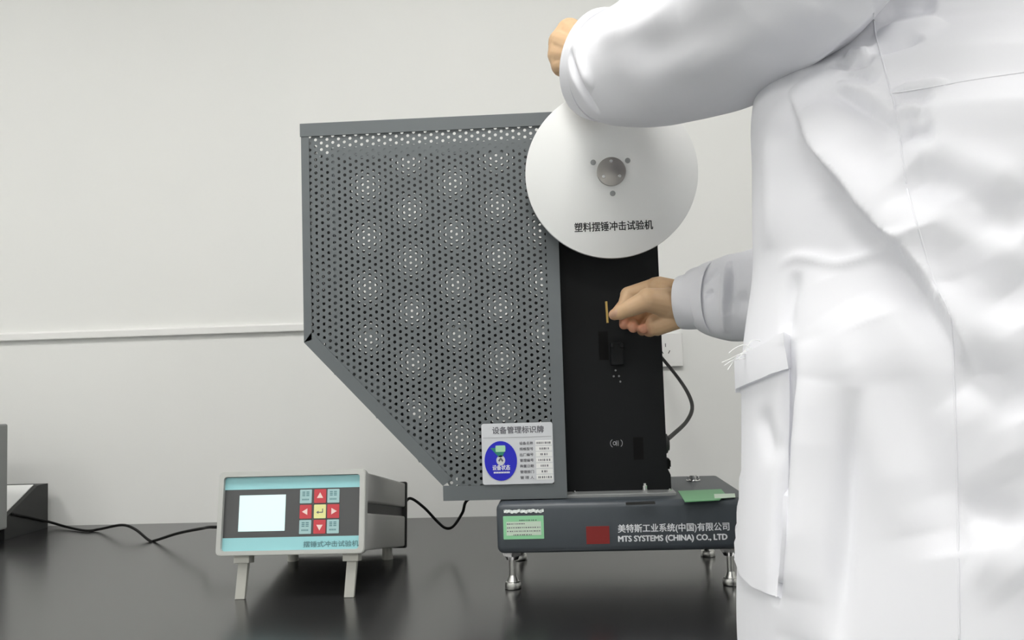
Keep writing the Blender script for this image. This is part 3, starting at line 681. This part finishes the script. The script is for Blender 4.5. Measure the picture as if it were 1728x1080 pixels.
# z, centre x, centre y, lateral half width, front-back half width
COAT = [(-.36, .394, -.545, .270, .235), (.06, .406, -.535, .255, .215), (.34, .418, -.505, .250, .205), (.47, .430, -.480, .240, .190), (.56, .432, -.465, .238, .190), (.62, .431, -.440, .226, .187), (.70, .426, -.405, .190, .172), (.77, .430, -.410, .165, .145), (.82, .432, -.430, .120, .105), (.86, .430, -.440, .080, .075)]
rings = []
NZ = 76
for i in range(NZ+1):
    z = -.36+(.86+.36)*i/NZ; cx_, cy_, a, b = lerp(COAT, z); row = []
    for k in range(72):
        t = 2*math.pi*k/72; ct, st = math.cos(t), math.sin(t); e_ = 0.88
        f_ = math.copysign(abs(ct)**e_, ct)*b; l = math.copysign(abs(st)**e_, st)*a
        row.append(V((cx_, cy_, z))+FD*f_+LD*l)
    rings.append(row)
torso = loft(rings)
def sleeve(path, seg=40, n=8, cap=True):      # path: (point, radius across, radius up)
    pts = spline([p[0] for p in path], n); m_ = len(pts); rs = []
    for i in range(m_):
        t = i/(m_-1)*(len(path)-1); k = min(int(t), len(path)-2); u_ = t-k
        rs.append([path[k][j]+(path[k+1][j]-path[k][j])*u_ for j in (1, 2)])
    out = []
    for i, p in enumerate(pts):
        d = (pts[min(i+1, m_-1)]-pts[max(i-1, 0)]).normalized(); up = V((0, 0, 1)); up = (up-d*up.dot(d)).normalized(); sd = d.cross(up)
        out.append([p+sd*math.cos(2*math.pi*k/seg)*rs[i][0]+up*math.sin(2*math.pi*k/seg)*rs[i][1] for k in range(seg)])
    return out
LS = [(P(1022, 112, -.085), .064, .080), (P(1050, 110, -.14), .074, .090), (P(1098, 98, -.21), .082, .096), (P(1170, 72, -.32), .092, .101), (P(1270, 14, -.46), .096, .099), (P(1366, -90, -.60), .092, .094), (P(1432, -205, -.60), .080, .082), (P(1505, -285, -.56), .07, .07), (V((.42, -.46, .82)), .05, .05)]
RS = [(V((.225, -.035, .467)), .050, .053), (V((.262, -.065, .465)), .060, .068), (V((.31, -.10, .468)), .064, .070), (V((.42, -.20, .485)), .070, .075), (V((.54, -.32, .58)), .085, .095), (V((.47, -.40, .60)), .085, .10)]
def normals(vs, fs):
    me = bpy.data.meshes.new('n'); me.from_pydata(vs, [], fs); me.update(); n = np.empty(len(vs)*3); me.vertices.foreach_get('normal', n); bpy.data.meshes.remove(me); return n.reshape(-1, 3)
cvv, cn, cff, k0 = [], [], [], 0
for part_ in (torso, loft(sleeve(LS)), loft(sleeve(RS))):
    v_, f_ = remesh(part_, .0032, 8); cvv.append(v_); cn.append(normals(v_, f_)); cff += [tuple(i+k0 for i in q_) for q_ in f_]; k0 += len(v_)
cvv, cn = np.vstack(cvv), np.vstack(cn)
bvh = BVHTree.FromPolygons(cvv.tolist(), cff)
def on(px, py):
    h = bvh.ray_cast(CAM, ray(px, py).normalized()); return (h[0], h[1]) if h[0] else None
def fold(disp, pts, kind, h, wd, taper=True):
    """pts: where the crease runs on the coat; ridge / valley: gaussian; step: cloth bagging over on the + side"""
    dense = []
    for a, b in zip(pts[:-1], pts[1:]):
        n = max(2, int(math.hypot(b[0]-a[0], b[1]-a[1])/8))
        dense += [(a[0]+(b[0]-a[0])*k/n, a[1]+(b[1]-a[1])*k/n) for k in range(n)]
    dense.append(pts[-1]); q = [on(*p) for p in dense]; q = [x for x in q if x]
    if len(q) < 3: return
    pp_ = np.array([x[0] for x in q])
    for _ in range(3): pp_[1:-1] = (pp_[:-2]+2*pp_[1:-1]+pp_[2:])/4
    nn_ = np.array([x[1] for x in q]); tt = np.gradient(pp_, axis=0); tt /= np.linalg.norm(tt, axis=1)[:, None]+1e-9
    R_ = wd*3.2; lo, hi = pp_.min(0)-R_, pp_.max(0)+R_
    idx = np.where(np.all((cvv > lo) & (cvv < hi), axis=1))[0]
    if not len(idx): return
    X_ = cvv[idx]; best = np.full(len(idx), 1e9); s = np.zeros(len(idx)); sg = np.zeros(len(idx)); cr = np.cross(nn_, tt); cr /= np.linalg.norm(cr, axis=1)[:, None]+1e-9
    for i in range(len(q)-1):
        e_ = pp_[i+1]-pp_[i]; r_ = X_-pp_[i]; t_ = np.clip((r_ @ e_)/(e_ @ e_+1e-12), 0, 1); c_ = r_-t_[:, None]*e_; dd = np.sqrt((c_*c_).sum(1)); m_ = dd < best
        best[m_] = dd[m_]; s[m_] = ((i+t_)/(len(q)-1))[m_]; cc = cr[i]+(cr[i+1]-cr[i])*t_[:, None]; sg[m_] = (c_*cc).sum(1)[m_]
    d = best; tp_ = np.clip(np.minimum(s, 1-s)*4, 0, 1)**.7 if taper else 1.0
    if kind == 'step':
        val = np.where(sg > 0, np.exp(-sg/wd), np.exp(-(sg/.004)**2))*np.exp(-np.maximum(d*d-sg*sg, 0)/(.012**2))
    else: val = np.exp(-(d/wd)**2)*(1 if kind == 'ridge' else -1)
    disp[idx] += h*val*tp_
disp = np.zeros(len(cvv))
CREASES = [
 ([(1334, 150), (1358, 205), (1400, 270), (1450, 332), (1505, 400), (1560, 470), (1605, 545), (1650, 640)], 'step', .022, .040),
 ([(1372, 185), (1420, 255), (1480, 330), (1545, 410), (1600, 480)], 'ridge', .012, .022),
 ([(1395, 147), (1440, 172), (1486, 204), (1525, 245)], 'valley', .007, .010),
 ([(1410, 140), (1450, 155), (1500, 185)], 'ridge', .006, .010),
 ([(1412, 126), (1445, 130), (1478, 142)], 'valley', .006, .007),
 ([(1402, 108), (1440, 107), (1474, 102)], 'valley', .006, .006),
 ([(1430, 92), (1470, 88)], 'ridge', .004, .006),
 ([(1472, 82), (1510, 76), (1552, 60)], 'valley', .007, .010),
 ([(1478, 56), (1530, 48), (1590, 30)], 'ridge', .007, .013),
 ([(1484, 20), (1530, 8), (1580, 4)], 'valley', .006, .011),
 ([(1505, 158), (1550, 150), (1600, 143)], 'ridge', .005, .007),
 ([(1506, 170), (1540, 168), (1575, 162)], 'valley', .004, .007),
 ([(1512, 186), (1530, 185), (1550, 182)], 'ridge', .003, .008),
 ([(1514, 200), (1540, 199), (1570, 194)], 'valley', .003, .007),
 ([(1520, 222), (1545, 226), (1580, 224)], 'valley', .007, .009),
 ([(1528, 244), (1575, 262), (1640, 290), (1728, 330)], 'ridge', .008, .020),
 ([(1535, 292), (1590, 318), (1660, 352), (1728, 392)], 'valley', .010, .024),
 ([(1540, 330), (1600, 372), (1670, 420), (1728, 470)], 'ridge', .010, .024),
 ([(1560, 400), (1620, 460), (1690, 510), (1728, 545)], 'valley', .008, .022),
 ([(1470, 545), (1505, 640), (1545, 745), (1585, 850), (1612, 935)], 'valley', .010, .022),
 ([(1420, 520), (1470, 650), (1520, 780), (1560, 900)], 'ridge', .006, .030),
 ([(1446, 655), (1436, 740), (1428, 830), (1418, 960), (1414, 1080)], 'valley', .005, .009),
 ([(1375, 640), (1365, 800), (1355, 960), (1350, 1080)], 'ridge', .007, .030),
 ([(1620, 606), (1655, 618), (1690, 645), (1728, 705)], 'valley', .008, .016),
 ([(1622, 660), (1660, 700), (1700, 760), (1728, 800)], 'ridge', .006, .024),
 ([(1624, 866), (1660, 860), (1700, 872), (1728, 892)], 'valley', .008, .015),
 ([(1640, 930), (1690, 950), (1728, 985)], 'ridge', .006, .022),
 ([(1312, 448), (1350, 432), (1420, 447), (1475, 430), (1545, 412)], 'ridge', .0022, .006),
 ([(1346, 460), (1330, 520), (1326, 570)], 'valley', .004, .010),
 ([(1333, 575), (1334, 660), (1330, 800), (1324, 940), (1318, 1020)], 'valley', .009, .008),
 ([(1362, 575), (1360, 760), (1350, 1010)], 'ridge', .007, .022),
 ([(1286, 690), (1300, 740), (1312, 780)], 'valley', .005, .012),
 ([(1300, 180), (1302, 300), (1300, 420)], 'ridge', .004, .020),
 ([(1400, 330), (1392, 400), (1400, 470)], 'valley', .003, .014),
 # near sleeve
 ([(1345, 118), (1390, 80), (1440, 34), (1470, 8)], 'ridge', .006, .012),
 ([(1062, 150), (1150, 110), (1230, 80), (1310, 40), (1380, 5)], 'ridge', .006, .024),
 ([(1075, 95), (1130, 80), (1200, 55), (1260, 25)], 'valley', .003, .018),
 ([(1010, 60), (1060, 48), (1110, 30), (1140, 5)], 'ridge', .005, .018),
 ([(962, 70), (966, 110), (985, 150), (1012, 190)], 'valley', .008, .008),
 ([(978, 75), (984, 110), (1002, 150)], 'ridge', .005, .010),
 # far sleeve
 ([(1226, 438), (1224, 480), (1222, 525), (1226, 560)], 'ridge', .006, .006),
 ([(1234, 440), (1232, 480), (1230, 530)], 'valley', .006, .006),
 ([(1236, 510), (1264, 508)], 'valley', .007, .014),
 ([(1188, 478), (1202, 462), (1214, 450)], 'valley', .004, .005),
 ([(1190, 502), (1205, 490)], 'valley', .004, .004),
]
for pts, k, h, wd in CREASES: fold(disp, pts, k, h*(1.0 if k == 'step' else 1.6 if wd <= .011 else 1.2), wd)
# slow uneven sag of the cloth
disp += .0016*np.sin(cvv[:, 0]*31+cvv[:, 2]*17)+.0012*np.sin(cvv[:, 1]*43-cvv[:, 2]*23+1.3)
cv2 = cvv+cn*disp[:, None]
coat = mesh_obj('lab_coat', cv2, cff, 'coat', person, smooth=True)
coat['label'] = 'white cotton lab coat with draped folds'
bvh = BVHTree.FromPolygons(cv2.tolist(), cff)
def seam(name, pts, r, lift=.0, n=8):
    dense = spline([V((p[0], p[1], 0)) for p in pts], n); q = [on(p.x, p.y) for p in dense]; q = [x[0]+x[1]*lift for x in q if x]
    if len(q) > 3: mesh_obj(name, *tube(q, r, 6, 1), 'coat', coat, smooth=True)
seam('armhole_seam', [(1474, 22), (1478, 60), (1490, 105), (1502, 150), (1512, 190), (1520, 240), (1527, 300), (1530, 310)], .0008)
seam('yoke_seam', [(1503, 158), (1560, 149), (1640, 135), (1728, 122), (1760, 118)], .0008)
seam('side_seam', [(1531, 318), (1545, 370), (1575, 470), (1604, 540), (1610, 640), (1614, 760), (1617, 900), (1619, 1085)], .0008)
# pocket: a patch standing proud of the coat, with its turned hem
def grid_patch(name, left, right, lift, th_, parent, nu=24, nv=40):
    def at(pl, t):
        t *= len(pl)-1; k = min(int(t), len(pl)-2); u_ = t-k; return pl[k][0]+(pl[k+1][0]-pl[k][0])*u_, pl[k][1]+(pl[k+1][1]-pl[k][1])*u_
    top, bot = [], []
    for i in range(nv+1):
        l, r = at(left, i/nv), at(right, i/nv); row = []; last = None
        for j in range(nu, -1, -1):
            u_ = j/nu; px, py_ = l[0]+(r[0]-l[0])*u_, l[1]+(r[1]-l[1])*u_
            h = on(px, py_)
            if not h:
                g = bvh.find_nearest(P(px, py_, last[0].y if last else -.45)); h = (g[0], g[1])
            last = h; row.append(h)
        row.reverse()
        for h in row: top.append(h[0]+h[1]*(lift+th_)); bot.append(h[0]-h[1]*.001)
    n = nu+1; N = n*(nv+1); fs = []
    for i in range(nv):
        for j in range(nu): fs.append((i*n+j, (i+1)*n+j, (i+1)*n+j+1, i*n+j+1))
    edge = [j for j in range(n)]+[i*n+nu for i in range(1, nv+1)]+[nv*n+j for j in range(nu-1, -1, -1)]+[i*n for i in range(nv-1, 0, -1)]
    for a_, b_ in zip(edge, edge[1:]+edge[:1]): fs.append((a_, b_, b_+N, a_+N))
    return mesh_obj(name, top+bot, fs, 'coat', parent, smooth=True, angle=60)
grid_patch('pocket', [(1238, 640), (1238, 760), (1239, 880), (1244, 940), (1256, 972), (1275, 990)], [(1334, 600), (1333, 700), (1331, 800), (1327, 900), (1322, 970), (1318, 1010)], .0025, .0015, coat)
grid_patch('pocket_hem', [(1236, 613), (1237, 640), (1238, 663)], [(1334, 567), (1335, 592), (1335, 622)], .006, .002, coat, 24, 8)
seam('pocket_seam', [(1244, 930), (1252, 962), (1270, 984), (1295, 998), (1319, 1008)], .0009, .003)
# frayed threads at the pocket corner
tb = on(1262, 606); tb = tb[0] if tb else P(1262, 606, -.45)
yt = tb.y
ths = [[P(1268, 597, yt-.01), P(1248, 598, yt-.02), P(1232, 606, yt-.02), P(1218, 612, yt-.025)], [P(1268, 602, yt-.01), P(1250, 606, yt-.02), P(1236, 608, yt-.02), P(1222, 617, yt-.025)],
       [P(1262, 592, yt-.01), P(1245, 600, yt-.02), P(1236, 612, yt-.02), P(1228, 624, yt-.025)], [P(1270, 590, yt-.01), P(1256, 582, yt-.02), P(1240, 588, yt-.02), P(1230, 596, yt-.02)], [P(1290, 578, yt-.02), P(1270, 574, yt-.03), P(1258, 590, yt-.03), P(1246, 606, yt-.03)]]
for t_ in ths: mesh_obj('loose_thread', *tube(t_, .00045, 5, 6), 'thread', coat, smooth=True)
# cuffs: open bands of cloth
def cuff(name, path, th_, seg=48, wob=0.0):
    out = sleeve(path, seg, 6); inn = [[p+(sum(r, V())/len(r)-p).normalized()*th_ for p in r] for r in out]
    if wob:
        for i, r in enumerate(out):
            for k in range(seg):
                s_ = wob*math.sin(3*2*math.pi*k/seg+i*.3); c_ = sum(r, V())/len(r); dv = (r[k]-c_).normalized(); r[k] = r[k]+dv*s_; inn[i][k] = inn[i][k]+dv*s_
    n = seg; m_ = len(out); vs = [p for r in out for p in r]+[p for r in inn for p in r]; N = n*m_; fs = []
    for i in range(m_-1):
        for k in range(n):
            k2 = (k+1) % n; fs += [(i*n+k, i*n+k2, (i+1)*n+k2, (i+1)*n+k), (N+i*n+k2, N+i*n+k, N+(i+1)*n+k, N+(i+1)*n+k2)]
    for k in range(n):
        k2 = (k+1) % n; fs += [(k2, k, N+k, N+k2), ((m_-1)*n+k, (m_-1)*n+k2, N+(m_-1)*n+k2, N+(m_-1)*n+k)]
    return mesh_obj(name, vs, fs, 'coat', coat, smooth=True, angle=50)
cuff('cuff', [(P(1149, 509, -.03), .044, .042), (P(1165, 508, -.037), .045, .045), (P(1185, 504, -.045), .048, .050), (P(1210, 503, -.06), .053, .058)], .0016, wob=.0012)
cuff('cuff', [(P(1008, 108, -.056), .066, .086), (P(1016, 110, -.070), .068, .087), (P(1030, 112, -.10), .069, .086)], .002)
mesh_obj('collar', *loft([[V((.432, -.442, z))+FD*math.cos(2*math.pi*k/36)*(r+.004)+LD*math.sin(2*math.pi*k/36)*r for k in range(36)] for z, r in ((.835, .090), (.88, .082), (.90, .078), (.90, .072), (.84, .080))], cap=False), 'coat', coat, smooth=True)
